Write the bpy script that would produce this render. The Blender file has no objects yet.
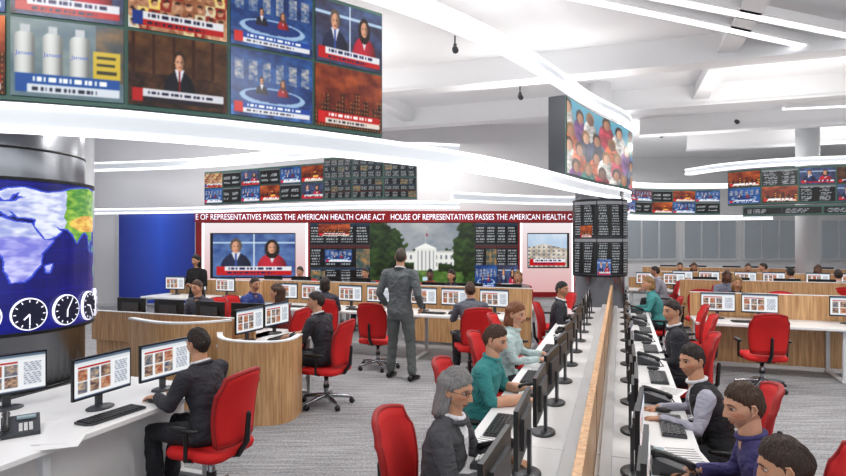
import bpy, bmesh, math, random
import numpy as np
from mathutils import Vector, Matrix
random.seed(7)
F=560.0; EYE=1.95
def X(px,d): return (px-423.0)*d/F
R_=math.radians
AW=-19.4   # grid heading of the room (deg): local +Y runs away along the benches
def bdir(rz):
    a=R_(rz); return Vector((-math.sin(a),math.cos(a),0))
# ---------------------------------------------------------------- materials
_m={}
def lin(c): return tuple(((x/12.92) if x<=0.04045 else ((x+0.055)/1.055)**2.4) for x in c)
def mat(name,c,rough=.5,metal=0.,emit=0.,ec=None,coat=0):
    if name in _m: return _m[name]
    m=bpy.data.materials.new(name); m.use_nodes=True
    b=m.node_tree.nodes['Principled BSDF']
    b.inputs['Base Color'].default_value=(*lin(c),1); b.inputs['Roughness'].default_value=rough
    b.inputs['Metallic'].default_value=metal
    if coat: b.inputs['Coat Weight'].default_value=coat
    if emit:
        b.inputs['Emission Color'].default_value=(*lin(ec or c),1); b.inputs['Emission Strength'].default_value=emit
    _m[name]=m; return m
def cloth(c,kind='cloth'):
    c=tuple(min(1,max(0,x)) for x in c)
    name='%s_%02x%02x%02x'%((kind,)+tuple(int(x*255) for x in c))
    if name in _m: return _m[name]
    m=mat(name,c,.85 if kind=='cloth' else (.5 if kind=='skin' else .45))
    nt=m.node_tree; b=nt.nodes['Principled BSDF']
    tc=nt.nodes.new('ShaderNodeTexCoord'); n=nt.nodes.new('ShaderNodeTexNoise')
    mp=nt.nodes.new('ShaderNodeMapping'); nt.links.new(tc.outputs['Object'],mp.inputs[0]); nt.links.new(mp.outputs[0],n.inputs['Vector'])
    n.inputs['Scale'].default_value=9 if kind=='cloth' else 40
    n.inputs['Detail'].default_value=4 if kind!='cloth' else 2
    if kind=='cloth': n.inputs['Distortion'].default_value=1.2; mp.inputs['Scale'].default_value=(1,1,1.6)
    if kind=='hair': mp.inputs['Scale'].default_value=(4.5,4.5,.5)
    r=nt.nodes.new('ShaderNodeMixRGB'); k={'cloth':.22,'skin':.08,'hair':.85}[kind]
    L=lin(c); r.inputs[1].default_value=(*[x*(1-k) for x in L],1); r.inputs[2].default_value=(*[min(1,x*(1+k)) for x in L],1)
    nt.links.new(n.outputs['Fac'],r.inputs[0]); nt.links.new(r.outputs[0],b.inputs['Base Color'])
    if kind!='skin':
        bp=nt.nodes.new('ShaderNodeBump'); bp.inputs['Strength'].default_value=.8 if kind=='cloth' else .9; bp.inputs['Distance'].default_value=.035 if kind=='cloth' else .012
        nt.links.new(n.outputs['Fac'],bp.inputs['Height']); nt.links.new(bp.outputs[0],b.inputs['Normal'])
    else:
        b.inputs['Subsurface Weight'].default_value=.05
    return m
def wood_mat(name,c1,c2,sc):
    m=mat(name,c1,.4); nt=m.node_tree; b=nt.nodes['Principled BSDF']
    tc=nt.nodes.new('ShaderNodeTexCoord'); mp=nt.nodes.new('ShaderNodeMapping'); mp.inputs['Scale'].default_value=sc
    n=nt.nodes.new('ShaderNodeTexNoise'); n.inputs['Scale'].default_value=3; n.inputs['Detail'].default_value=6; n.inputs['Distortion'].default_value=.4
    r=nt.nodes.new('ShaderNodeValToRGB'); r.color_ramp.elements[0].position=.3; r.color_ramp.elements[1].position=.7
    r.color_ramp.elements[0].color=(*lin(c1),1); r.color_ramp.elements[1].color=(*lin(c2),1)
    nt.links.new(tc.outputs['Object'],mp.inputs[0]); nt.links.new(mp.outputs[0],n.inputs['Vector']); nt.links.new(n.outputs['Fac'],r.inputs[0]); nt.links.new(r.outputs[0],b.inputs['Base Color'])
    return m
WOOD=wood_mat('oak_veneer',(.66,.48,.31),(.87,.70,.51),(13,13,.7))
WHITE=mat('white_laminate',(.92,.92,.92),.3)
WMETAL=mat('white_metal',(.82,.83,.84),.35)
DARK=mat('black_plastic',(.06,.06,.07),.35)
GREYP=mat('grey_plastic',(.22,.23,.25),.4)
STEEL=mat('brushed_steel',(.66,.67,.69),.25,1.)
RED=mat('red_fabric',(.80,.07,.08),.75)
CEIL=mat('ceiling_paint',(.95,.95,.955),.8)
WALL=mat('wall_paint',(.86,.86,.87),.7)
GLOW=mat('white_light_band',(.88,.90,.92),.25,0,.22,(.93,.96,1))
GLOW2=mat('bright_light_line',(1,1,1),.3,0,1.7,(.97,.98,1))
def screen_mat():
    m=bpy.data.materials.new('screen_picture'); m.use_nodes=True; nt=m.node_tree; b=nt.nodes['Principled BSDF']
    a=nt.nodes.new('ShaderNodeAttribute'); a.attribute_name='Col'
    b.inputs['Base Color'].default_value=(.01,.01,.01,1); b.inputs['Roughness'].default_value=.25
    nt.links.new(a.outputs['Color'],b.inputs['Emission Color']); b.inputs['Emission Strength'].default_value=1.0
    return m
SCR=screen_mat()
# ---------------------------------------------------------------- mesh builder
class MB:
    def __init__(s): s.v=[];s.f=[];s.m=[];s.sm=[];s.mats=[];s.c=[];s.hascol=False;s.n=0
    def mi(s,mt):
        if mt not in s.mats: s.mats.append(mt)
        return s.mats.index(mt)
    def add(s,V,Fc,mt,smooth=False,cols=None,M=None):
        V=np.asarray(V,float).reshape(-1,3)
        if M is not None:
            A=np.array(M); V=V@A[:3,:3].T+A[:3,3]
        s.v.append(V); o=s.n; s.n+=len(V)
        s.f.extend([tuple(int(i)+o for i in f) for f in Fc])
        if isinstance(mt,(list,np.ndarray)): s.m.extend(mt)
        else: s.m.extend([s.mi(mt)]*len(Fc))
        s.sm.extend([smooth]*len(Fc))
        if cols is None: s.c.append(np.ones((len(V),4)))
        else: s.hascol=True; s.c.append(cols)
    def box(s,c,d,mt,rz=0,M=None):
        x,y,z=[k/2 for k in d]
        V=np.array([(-x,-y,-z),(x,-y,-z),(x,y,-z),(-x,y,-z),(-x,-y,z),(x,-y,z),(x,y,z),(-x,y,z)])
        if rz:
            a=R_(rz); V=V@np.array([[math.cos(a),-math.sin(a),0],[math.sin(a),math.cos(a),0],[0,0,1]]).T
        s.add(V+np.array(c),[(3,2,1,0),(4,5,6,7),(0,1,5,4),(1,2,6,5),(2,3,7,6),(3,0,4,7)],mt,M=M)
    def loft(s,rings,mt,smooth=True,caps=True,M=None,closed=True):
        n=len(rings[0]); V=np.concatenate([np.asarray(r,float) for r in rings]); Fc=[]
        for i in range(len(rings)-1):
            for j in range(n if closed else n-1):
                k=(j+1)%n; Fc.append((i*n+j,i*n+k,(i+1)*n+k,(i+1)*n+j))
        if caps:
            Fc.append(tuple(range(n))[::-1]); Fc.append(tuple((len(rings)-1)*n+j for j in range(n)))
        s.add(V,Fc,mt,smooth,M=M)
    def tube(s,pts,rad,mt,n=8,smooth=True,M=None,flat=1.,round_=True):
        P=[Vector(p) for p in pts]; rad=list(rad) if hasattr(rad,'__len__') else [rad]*len(P)
        if round_:
            d0=(P[0]-P[1]).normalized(); d1=(P[-1]-P[-2]).normalized()
            P=[P[0]+d0*rad[0]*.85,P[0]+d0*rad[0]*.5]+P+[P[-1]+d1*rad[-1]*.5,P[-1]+d1*rad[-1]*.85]
            rad=[rad[0]*.45,rad[0]*.84]+rad+[rad[-1]*.84,rad[-1]*.45]
        up=Vector((0,0,1)); rings=[]; u=None
        for i,p in enumerate(P):
            t=(P[min(i+1,len(P)-1)]-P[max(i-1,0)]).normalized()
            if u is None:
                u=t.cross(up if abs(t.z)<.9 else Vector((0,1,0))).normalized()
            else:
                u=(u-t*u.dot(t)).normalized()
            w=t.cross(u)
            rings.append([p+u*math.cos(2*math.pi*j/n)*rad[i]+w*math.sin(2*math.pi*j/n)*rad[i]*flat for j in range(n)])
        s.loft([[tuple(q) for q in r] for r in rings],mt,smooth,M=M)
    def cyl(s,p0,p1,r,mt,n=16,r2=None,M=None,smooth=True):
        s.tube([p0,p1],[r,r if r2 is None else r2],mt,n,smooth,M=M,round_=False)
    def ell(s,c,r,mt,M=None,n=12,k=8):
        rings=[]
        for i in range(k+1):
            a=math.pi*(i/k); a=min(max(a,.08),math.pi-.08)
            rings.append([(c[0]+r[0]*math.sin(a)*math.cos(2*math.pi*j/n),c[1]+r[1]*math.sin(a)*math.sin(2*math.pi*j/n),c[2]-r[2]*math.cos(a)) for j in range(n)])
        s.loft(rings,mt,M=M)
    def grid(s,fn,nu,nv,kind,seed=0,M=None):
        u=np.linspace(0,1,nu); v=np.linspace(0,1,nv); U,Vv=np.meshgrid(u,v)
        C=paint(kind,U,Vv,seed)
        if kind in('crowd','speaker','studio','studio2','duo','anchors','city','bottles','mosaic','whitehouse','mix') and nu>80:
            for _ in range(1 if nu<200 else 2):
                P4=np.pad(C,((1,1),(1,1),(0,0)),'edge'); C=(P4[1:-1,1:-1]*2+P4[:-2,1:-1]+P4[2:,1:-1]+P4[1:-1,:-2]+P4[1:-1,2:])/6
        Pn=fn(U,Vv).reshape(-1,3); C=C.reshape(-1,3)
        C=np.clip(C,0,1)**2.2; C=np.concatenate([C,np.ones((len(C),1))],1)
        idx=np.arange(nu*nv).reshape(nv,nu)
        Fc=np.stack([idx[:-1,:-1],idx[:-1,1:],idx[1:,1:],idx[1:,:-1]],-1).reshape(-1,4)
        s.add(Pn,Fc.tolist(),SCR,False,C,M)
    def mesh(s,name):
        me=bpy.data.meshes.new(name); V=np.concatenate(s.v)
        me.from_pydata(V.tolist(),[],s.f)
        for m in s.mats: me.materials.append(m)
        me.polygons.foreach_set('material_index',np.array(s.m,dtype=np.int32)); me.polygons.foreach_set('use_smooth',np.array(s.sm,dtype=bool))
        if s.hascol:
            a=me.color_attributes.new('Col','FLOAT_COLOR','POINT'); a.data.foreach_set('color',np.concatenate(s.c).astype(np.float32).ravel())
        me.update(); return me
    def build(s,name,loc=(0,0,0),rz=0,bevel=0,parent=None):
        return put(name,s.mesh(name),loc,rz,bevel,parent)
def put(name,me,loc=(0,0,0),rz=0,bevel=0,parent=None):
    o=bpy.data.objects.new(name,me); bpy.context.scene.collection.objects.link(o)
    o.location=loc; o.rotation_euler=(0,0,R_(rz))
    if bevel:
        b=o.modifiers.new('edge','BEVEL'); b.width=bevel; b.segments=2; b.limit_method='ANGLE'; b.angle_limit=1.0
    if parent: o.parent=parent
    return o
# ---------------------------------------------------------------- pictures shown on the screens
def fbm(U,V,seed,sc=6):
    r=np.random.RandomState(seed); o=np.zeros_like(U)
    for k in range(9):
        a,b,c=r.uniform(-1,1)*sc*(1+k*.6),r.uniform(-1,1)*sc*(1+k*.6),r.uniform(0,6.28)
        o+=np.sin(a*U+b*V+c+1.5*np.sin(b*U-a*V))/(1+.5*k)
    return np.clip(.5+o/5,0,1)
def R4(U,V,a,b,c,d): return (U>=a)&(U<=b)&(V>=c)&(V<=d)
def mixc(a,b,t): return np.asarray(a)*(1-t[...,None])+np.asarray(b)*t[...,None]
def inpoly(Xx,Yy,poly):
    ins=np.zeros(Xx.shape,bool); n=len(poly)
    for i in range(n):
        x1,y1=poly[i]; x2,y2=poly[(i+1)%n]
        if y1==y2: continue
        c=((y1>Yy)!=(y2>Yy))&(Xx<(x2-x1)*(Yy-y1)/(y2-y1)+x1); ins^=c
    return ins
EURASIA=[(-10,37),(-9,43),(-1,43),(-4,48),(3,51),(8,54),(12,54),(20,55),(24,59),(30,60),(22,61),(24,66),(18,62),(16,57),(12,56),(10,59),(5,59),(6,63),(15,69),(26,71),(41,67),(45,66),(60,69),(70,73),(100,77),(115,74),(140,73),(180,69),(178,63),(163,60),(157,52),(156,60),(142,59),(136,54),(140,48),(131,43),(127,37),(126,35),(124,39),(118,38),(121,31),(118,24),(108,21),(109,12),(104,9),(100,13),(103,2),(98,9),(97,17),(90,22),(85,19),(80,13),(77,8),(73,17),(70,21),(66,25),(57,26),(50,30),(56,25),(59,22),(52,16),(44,13),(35,28),(36,36),(27,37),(23,37),(20,41),(14,45),(18,40),(15,38),(10,44),(3,43),(-1,37)]
AFRICA=[(-6,35),(10,37),(20,32),(32,31),(37,20),(43,12),(51,12),(40,-3),(40,-15),(35,-22),(32,-28),(26,-34),(18,-34),(13,-20),(12,-8),(9,0),(9,4),(-5,5),(-13,8),(-17,15),(-15,25)]
AUS=[(114,-22),(122,-17),(131,-12),(136,-12),(141,-17),(143,-11),(153,-26),(148,-38),(138,-35),(129,-32),(116,-35)]
SAM=[(-80,2),(-72,11),(-60,8),(-50,0),(-35,-7),(-40,-22),(-52,-33),(-65,-42),(-70,-54),(-74,-45),(-71,-18),(-81,-5)]
NAM=[(-165,65),(-130,70),(-95,70),(-80,62),(-65,58),(-56,50),(-70,43),(-76,35),(-81,27),(-90,30),(-97,25),(-88,16),(-80,9),(-95,15),(-110,24),(-124,40),(-130,54),(-155,58)]
GRN=[(-55,60),(-22,70),(-18,80),(-60,80),(-70,76)]
MAD=[(44,-17),(50,-15),(47,-25),(44,-24)]
BRI=[(-5,50),(1,52),(-3,58),(-6,57),(-4,54)]
JAP=[(130,32),(136,34),(141,37),(144,44),(140,42),(137,37)]
BOR=[(109,1),(118,7),(117,-3),(110,-3)]
SUM=[(95,5),(105,-5),(102,0)]
def bust(C,U,V,cx,base,s,suit,hair,skin=(.80,.58,.46),tie=None,longh=False,asp=1.6):
    u=(U-cx)*asp
    sh=np.clip(1.08-.35*(u/(.3*s)+.3)**2,.55,1.15)[...,None]
    q=((u/(.30*s))**2+((V-base)/(.36*s))**2<1)&(V>=base); C[q]=(np.asarray(suit)*sh)[q]
    C[(abs(u)<(V-base-.12*s)*.35)&(V>base+.12*s)&(V<base+.38*s)]=(.88,.88,.92)
    if tie is not None: C[(abs(u)<.022*s)&(V>base)&(V<base+.36*s)]=tie
    if longh: C[((u/(.15*s))**2+((V-base-.46*s)/(.22*s))**2<1)]=hair
    C[((u/(.115*s))**2+((V-base-.53*s)/(.165*s))**2<1)]=hair
    q=((u/(.088*s))**2+((V-base-.49*s)/(.135*s))**2<1); fsh=np.clip(1.1-.5*np.abs(u/(.088*s)+.3)**2,.6,1.15)[...,None]; C[q]=(np.asarray(skin)*fsh)[q]
    C[((abs(u)-.035*s)**2+(V-base-.51*s)**2<(.013*s)**2)]=(.2,.13,.12)
    C[(abs(u)<.03*s)&(abs(V-base-.42*s)<.007*s)]=(.55,.25,.25)
def lower(C,U,V,c1,c2,c3,h=.2,txt=(1,1,1)):
    C[R4(U,V,.04,.96,.05,.05+h)]=c1; C[R4(U,V,.04,.96,.05,.05+h*.45)]=c2
    C[R4(U,V,.04,.14,.05,.05+h)]=c3
    g=np.sin(U*97)*np.sin(U*41+1)
    C[R4(U,V,.17,.85,.05+h*.6,.05+h*.85)&(g>-.15)]=txt
    C[R4(U,V,.17,.75,.05+h*.14,.05+h*.33)&(np.sin(U*123)*np.sin(U*31)>-.1)]=(.12,.12,.2) if sum(c2)>1.8 else txt
def paint(kind,U,V,seed=0):
    n=fbm(U,V,seed); n2=fbm(U,V,seed+50,14); n3=fbm(U,V,seed+90,34)
    C=np.zeros(U.shape+(3,))
    if kind=='mix': kind=['studio','duo','city','speaker','crowd','anchors','studio2','text'][seed%8]
    if kind=='bottles':
        C[:]=mixc((.30,.40,.46),(.52,.58,.58),n)
        for cx in (.12,.36,.60):
            q=R4(U,V,cx-.09,cx+.09,.30,.76)|(((U-cx)/.09)**2+((V-.76)/.08)**2<1); sh=np.clip(1.0-.5*np.abs((U-cx+.02)/.09)**2,.5,1)[...,None]
            C[q]=(np.array((.86,.87,.86))*sh)[q]; C[R4(U,V,cx-.04,cx+.04,.82,.92)]=(.74,.76,.78)
        q=R4(U,V,.74,1,.25,1); C[q]=mixc((.2,.25,.3),(.5,.38,.25),n2)[q]
        lower(C,U,V,(.1,.3,.6),(.85,.88,.92),(.1,.3,.6),.24); C[R4(U,V,.72,.97,.30,.66)]=(.82,.70,.2)
        C[R4(U,V,.75,.94,.36,.40)|R4(U,V,.75,.92,.46,.50)|R4(U,V,.75,.93,.56,.60)]=(.2,.2,.1)
    elif kind=='crowd':
        C[:]=mixc((.45,.22,.12),(.9,.75,.6),n2)
        fu=(U*9+.3*n)%1; fv=(V*6+.3*n)%1; k=(np.floor(U*9+.3*n)*7+np.floor(V*6+.3*n)*13+seed)%5
        hd=((fu-.5)/.28)**2+((fv-.55)/.35)**2<1
        C[hd]=mixc((.5,.3,.2),(.95,.75,.6),n3)[hd]; q=hd&(fv>.65); C[q]=(.2,.12,.08)
        q=(k==3)&~hd; C[q]=mixc((.8,.8,.8),(.95,.8,.3),n)[q]; q=(k==0)&~hd; C[q]=(.55,.15,.12)
        lower(C,U,V,(.88,.88,.9),(.7,.1,.1),(.1,.2,.5),.2,(.1,.1,.2))
    elif kind=='speaker':
        C[:]=mixc((.16,.09,.06),(.45,.30,.18),n*.6+n3*.4)
        for k in range(5): C[R4(U,V,.03+.2*k,.06+.2*k,.3,1)]=(.22,.11,.06)
        q=V<.45; C[q]=mixc((.12,.07,.05),(.35,.22,.15),n3)[q]
        bust(C,U,V,.5,.22,.85,(.08,.08,.12),(.2,.14,.1),tie=(.5,.1,.1)); lower(C,U,V,(.85,.85,.88),(.15,.1,.1),(.7,.1,.1),.18,(.1,.1,.2))
    elif kind in('studio','studio2'):
        a=((.04,.10,.28),(.22,.45,.75)) if kind=='studio' else ((.1,.1,.25),(.65,.28,.28))
        C[:]=mixc(a[0],a[1],n*.7+n3*.3)
        for k in range(6):
            q=R4(U,V,.05+.16*k,.15+.16*k,.55,.85); C[q]=mixc((.1,.25,.5),(.8,.75,.7),n3)[q]
        q=V<.25; C[q]=mixc((.05,.12,.3),(.3,.5,.8),n2)[q]
        e=((U-.5)/.4)**2+((V-.32)/.14)**2<1; C[e]=(.6,.72,.85); e=((U-.5)/.34)**2+((V-.34)/.1)**2<1; C[e]=(.1,.2,.45)
        bust(C,U,V,.36,.36,.38,(.1,.1,.15),(.2,.12,.08)); bust(C,U,V,.62,.36,.38,(.6,.1,.15),(.35,.2,.1),longh=True)
        lower(C,U,V,(.08,.25,.6),(.9,.9,.92),(.8,.1,.1),.16)
    elif kind in('duo','anchors'):
        C[:]=mixc((.10,.18,.42),(.42,.55,.75),n*.7+n3*.3) if kind=='anchors' else mixc((.16,.10,.14),(.3,.4,.6),n*.7+n3*.3)
        C[R4(U,V,0,1,.78,.82)]=(.7,.8,.9); C[R4(U,V,.49,.505,.2,1)]=(.85,.9,.95)
        bust(C,U,V,.28,.2,1.0,(.13,.15,.25),(.35,.3,.26),tie=(.2,.3,.6)); bust(C,U,V,.72,.2,.97,(.70,.12,.2),(.12,.07,.05),longh=True)
        lower(C,U,V,(.9,.9,.92),(.75,.08,.1),(.75,.08,.1),.2,(.1,.1,.3))
    elif kind=='city':
        C[:]=mixc((.30,.08,.05),(.85,.42,.20),n*V+.2*n3); b=(np.floor(U*14)*37%11)/11*.4+.25
        C[V<b]=mixc((.10,.05,.05),(.45,.18,.1),n2)[V<b]; C[(V<b)&(np.sin(U*150)>.6)&(np.sin(V*90)>.3)]=(1,.7,.3)
        lower(C,U,V,(.75,.1,.08),(.9,.85,.8),(.8,.1,.1),.2)
    elif kind in('dash','text'):
        C[:]=(.03,.033,.04); nx,ny=(4,3) if kind=='dash' else (2,1)
        fu=(U*nx)%1; fv=(V*ny)%1; cell=np.floor(U*nx)*3+np.floor(V*ny)*5+seed; nr=8 if kind=='dash' else 14
        row=np.floor(fv*nr); col=(np.sin(fu*60+row*2+cell)*np.sin(fu*23+row*cell)>-.2)
        ln=((fv*nr)%1<.45)&(fu>.1)&(fu<.5+.38*np.abs(np.sin(row*3.1+cell)))&(fv>.08)&(fv<.88)
        C[ln&col]=(.62,.64,.66); C[(fu<.02)|(fv<.03)]=(.2,.22,.24)
        if kind=='dash':
            h=(fv>.88)&(fu>.03); C[h]=mixc((.12,.2,.28),(.3,.14,.14),((cell%3)==0)*1.)[h]
            w=((cell%7)==1)&(fv<.85)&(fu>.06); C[w]=mixc((.1,.25,.3),(.7,.5,.3),n3)[w]
        else:
            w=(fv>.9); C[w]=(.5,.5,.52)
    elif kind=='ui':
        C[:]=(.93,.94,.95); C[V>.93]=(.35,.42,.5); C[(V>.84)&(V<.93)]=(.86,.88,.9)
        for i in range(3):
            for j in range(2):
                q=R4(U,V,.06+.2*i,.22+.2*i,.45-.33*j,.75-.33*j); C[q]=mixc([(.2,.15,.2),(.5,.2,.15),(.15,.25,.4)][(i+j+seed)%3],(.85,.7,.55),n3)[q]
        q=R4(U,V,.70,.94,.14,.78); C[q]=(.86,.88,.91); C[q&(np.sin(V*110)>.2)&(np.sin(U*90+V*31)>-.5)]=(.45,.48,.55)
        C[R4(U,V,.06,.62,.78,.82)]=(.7,.12,.1); C[V<.05]=(.25,.3,.4)
    elif kind=='whitehouse':
        C[:]=mixc((.36,.42,.48),(.80,.79,.78),n*.5+V*.25+n3*.15)
        tree=mixc((.02,.06,.02),(.25,.36,.15),n3*.7+n2*.3)
        t=(V<.60-.1*n2+.05*n3)&(V>.15); C[t]=(tree*.9)[t]
        lawn=V<.30; C[lawn]=mixc((.16,.30,.1),(.42,.54,.26),n3)[lawn]
        wc=(.90,.90,.88); b=R4(U,V,.26,.80,.30,.56); C[b]=wc
        C[R4(U,V,.255,.805,.56,.59)]=(.74,.74,.74)
        for k in range(11):
            for vv in(.35,.46):
                C[R4(U,V,.285+.048*k,.303+.048*k,vv,vv+.06)]=(.4,.43,.47)
        C[R4(U,V,.43,.63,.29,.62)]=wc; C[inpoly(U,V,[(.42,.62),(.64,.62),(.53,.70)])]=(.95,.95,.93)
        for k in range(5): C[R4(U,V,.452+.037*k,.462+.037*k,.30,.585)]=(.5,.52,.55)
        C[R4(U,V,.528,.532,.70,.84)]=(.8,.8,.8); C[R4(U,V,.532,.552,.80,.84)]=(.6,.25,.3)
        e=(((U-.03)/.30)**2+((V-.55)/.50)**2<.6+.5*n2+.35*n3)&(V>.1); C[e]=tree[e]
        e=(((U-1.02)/.22)**2+((V-.60)/.52)**2<.6+.5*n2+.35*n3)&(V>.1); C[e]=tree[e]
        e=(V<.36+.06*n3)&(V>.27)&((U<.42)|(U>.65)); C[e]=(tree*.9)[e]
        C[R4(U,V,.5,.56,.14,.2)]=(.75,.85,.9)
    elif kind=='building':
        C[:]=mixc((.45,.62,.8),(.9,.93,.96),V*.6+n*.3); q=V<.7-.25*np.abs(U-.4); C[q]=mixc((.6,.55,.5),(.92,.88,.82),n2)[q]
        C[q&(np.sin(U*50)>.3)&(np.sin(V*55)>0)]=(.4,.45,.5); lower(C,U,V,(.9,.9,.92),(.75,.08,.1),(.75,.08,.1),.2,(.1,.1,.3))
    elif kind=='map':
        lon=-88+U*250+(n3-.5)*1.2; lat=-50+V*128+(n3-.5)*1.2
        C[:]=mixc((.02,.03,.34),(.09,.13,.60),np.clip(n*.7+.1,0,1))
        C[(np.abs((lon/15)%1)<.03)|(np.abs((lat/15)%1)<.05)]*=1.3
        polys=[EURASIA,AFRICA,AUS,SAM,NAM,GRN,MAD,BRI,JAP,BOR,SUM]
        sh=np.zeros(U.shape,bool)
        for p in polys: sh|=inpoly(lon-1.3,lat+1.3,p)|inpoly(lon+1.3,lat-1.3,p)|inpoly(lon+1.3,lat+1.3,p)|inpoly(lon-1.3,lat-1.3,p)
        C[sh]=(.20,.30,.85)
        k3=np.clip((n3-.5)*1.6+.5,0,1)
        land=mixc((.62,.66,.90),(.93,.95,1.),k3)
        g=mixc((.28,.55,.20),(.66,.80,.30),k3); g2=mixc((.80,.48,.20),(.96,.82,.38),k3); vi=mixc((.50,.50,.88),(.80,.80,1),k3)
        for p in polys:
            q=inpoly(lon,lat,p); C[q]=land[q]
            q2=q&(lon>60+8*n2); C[q2]=g[q2]
            q3=q&(((lon-98)/30)**2+((lat-32)/10)**2<.7+.5*n2); C[q3]=g2[q3]
            q4=q&((lat<12+5*n2)&(lon<60)); C[q4]=vi[q4]
    elif kind=='lowmap':
        C[:]=mixc((.03,.05,.38),(.09,.13,.58),n)
    elif kind=='blue':
        C[:]=mixc((.07,.12,.38),(.2,.34,.78),(1-np.abs(U-.55)*1.5)*(.4+.6*V))
    elif kind=='pinkglow':
        C[:]=mixc((.86,.66,.66),(.95,.92,.93),V)
    elif kind=='mosaic':
        # one tall image: brightly dressed crowd
        C[:]=mixc((.10,.25,.40),(.35,.65,.75),V)
        cols=[(.85,.42,.25),(.75,.22,.3),(.2,.45,.7),(.85,.75,.4),(.25,.50,.45),(.5,.3,.55),(.9,.88,.86),(.15,.2,.35),(.88,.86,.84)]
        rr=np.random.RandomState(3)
        for j in range(4):
            for i in range(6):
                cx=(i+.5*(j%2)+rr.uniform(-.25,.25))/5.5; cy=.86-.25*j+rr.uniform(-.05,.05); c1=cols[rr.randint(9)]; sx=rr.uniform(.85,1.2)
                q=(((U-cx)/(.10*sx))**2+((V-cy+.20)/.20)**2<1)&(V<cy); C[q]=mixc(np.array(c1)*.55,np.array(c1)*1.1,np.clip(n3+(cx-U)*4,0,1))[q]
                hc_=[(.14,.08,.06),(.3,.18,.1),(.55,.4,.25)][rr.randint(3)]
                q=(((U-cx)/.055)**2+((V-cy-.02)/.095)**2<1); C[q]=hc_
                sk_=np.array([(.72,.50,.38),(.86,.66,.54),(.48,.32,.24)][rr.randint(3)]); q=(((U-cx-.006)/.041)**2+((V-cy+.005)/.075)**2<1); C[q]=mixc(sk_*.75,sk_*1.1,np.clip(.5+(cx-U)*10,0,1))[q]
    return C
# ---------------------------------------------------------------- people
def ico(sub):
    bm=bmesh.new(); bmesh.ops.create_icosphere(bm,subdivisions=sub,radius=1); V=np.array([v.co[:] for v in bm.verts]); f=[tuple(v.index for v in fc.verts) for fc in bm.faces]; bm.free(); return V,f
ICO={3:ico(3),4:ico(4),5:ico(5),6:ico(6)}
def headshape(D,feat=True):
    x,y,z=D[:,0]*.074,D[:,1]*.098,D[:,2]*.120
    t=np.clip(-D[:,2],0,1); x=x*(1-.32*t**1.5)
    back=D[:,1]<0
    y=np.where(back,y*(1.06-.5*np.clip(-D[:,2],0,1)),y*(1-.04*t)); w=np.clip(D[:,1]*2.5,0,1)
    x=x*(1-.06*np.exp(-((z-.03)/.03)**2)*w)
    if feat:
        ax=np.abs(x); g=lambda a,s:np.exp(-(a/s)**2)
        prof=np.clip((.018-z)/.05,0,1)*np.clip((z+.047)/.010,0,1)
        y=y+w*(.025*g(x,.008+.006*np.clip((.018-z)/.05,0,1))*prof-.012*g(ax-.032,.016)*g(z-.007,.012)+.005*g(z-.032,.010)*g(x,.05)
          +.003*g(ax-.045,.015)*g(z+.022,.014)-.004*g(ax-.045,.012)*g(z+.055,.018)
          +.007*g(x,.02)*g(z+.060,.005)+.007*g(x,.017)*g(z+.073,.006)-.005*g(x,.024)*g(z+.0665,.003)+.009*g(x,.020)*g(z+.105,.015)-.004*g(z+.087,.007)*g(x,.02))
        x=x+np.sign(x)*w*.004*g(ax-.012,.006)*g(z+.036,.008)
    return np.stack([x,y,z],1)
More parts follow.
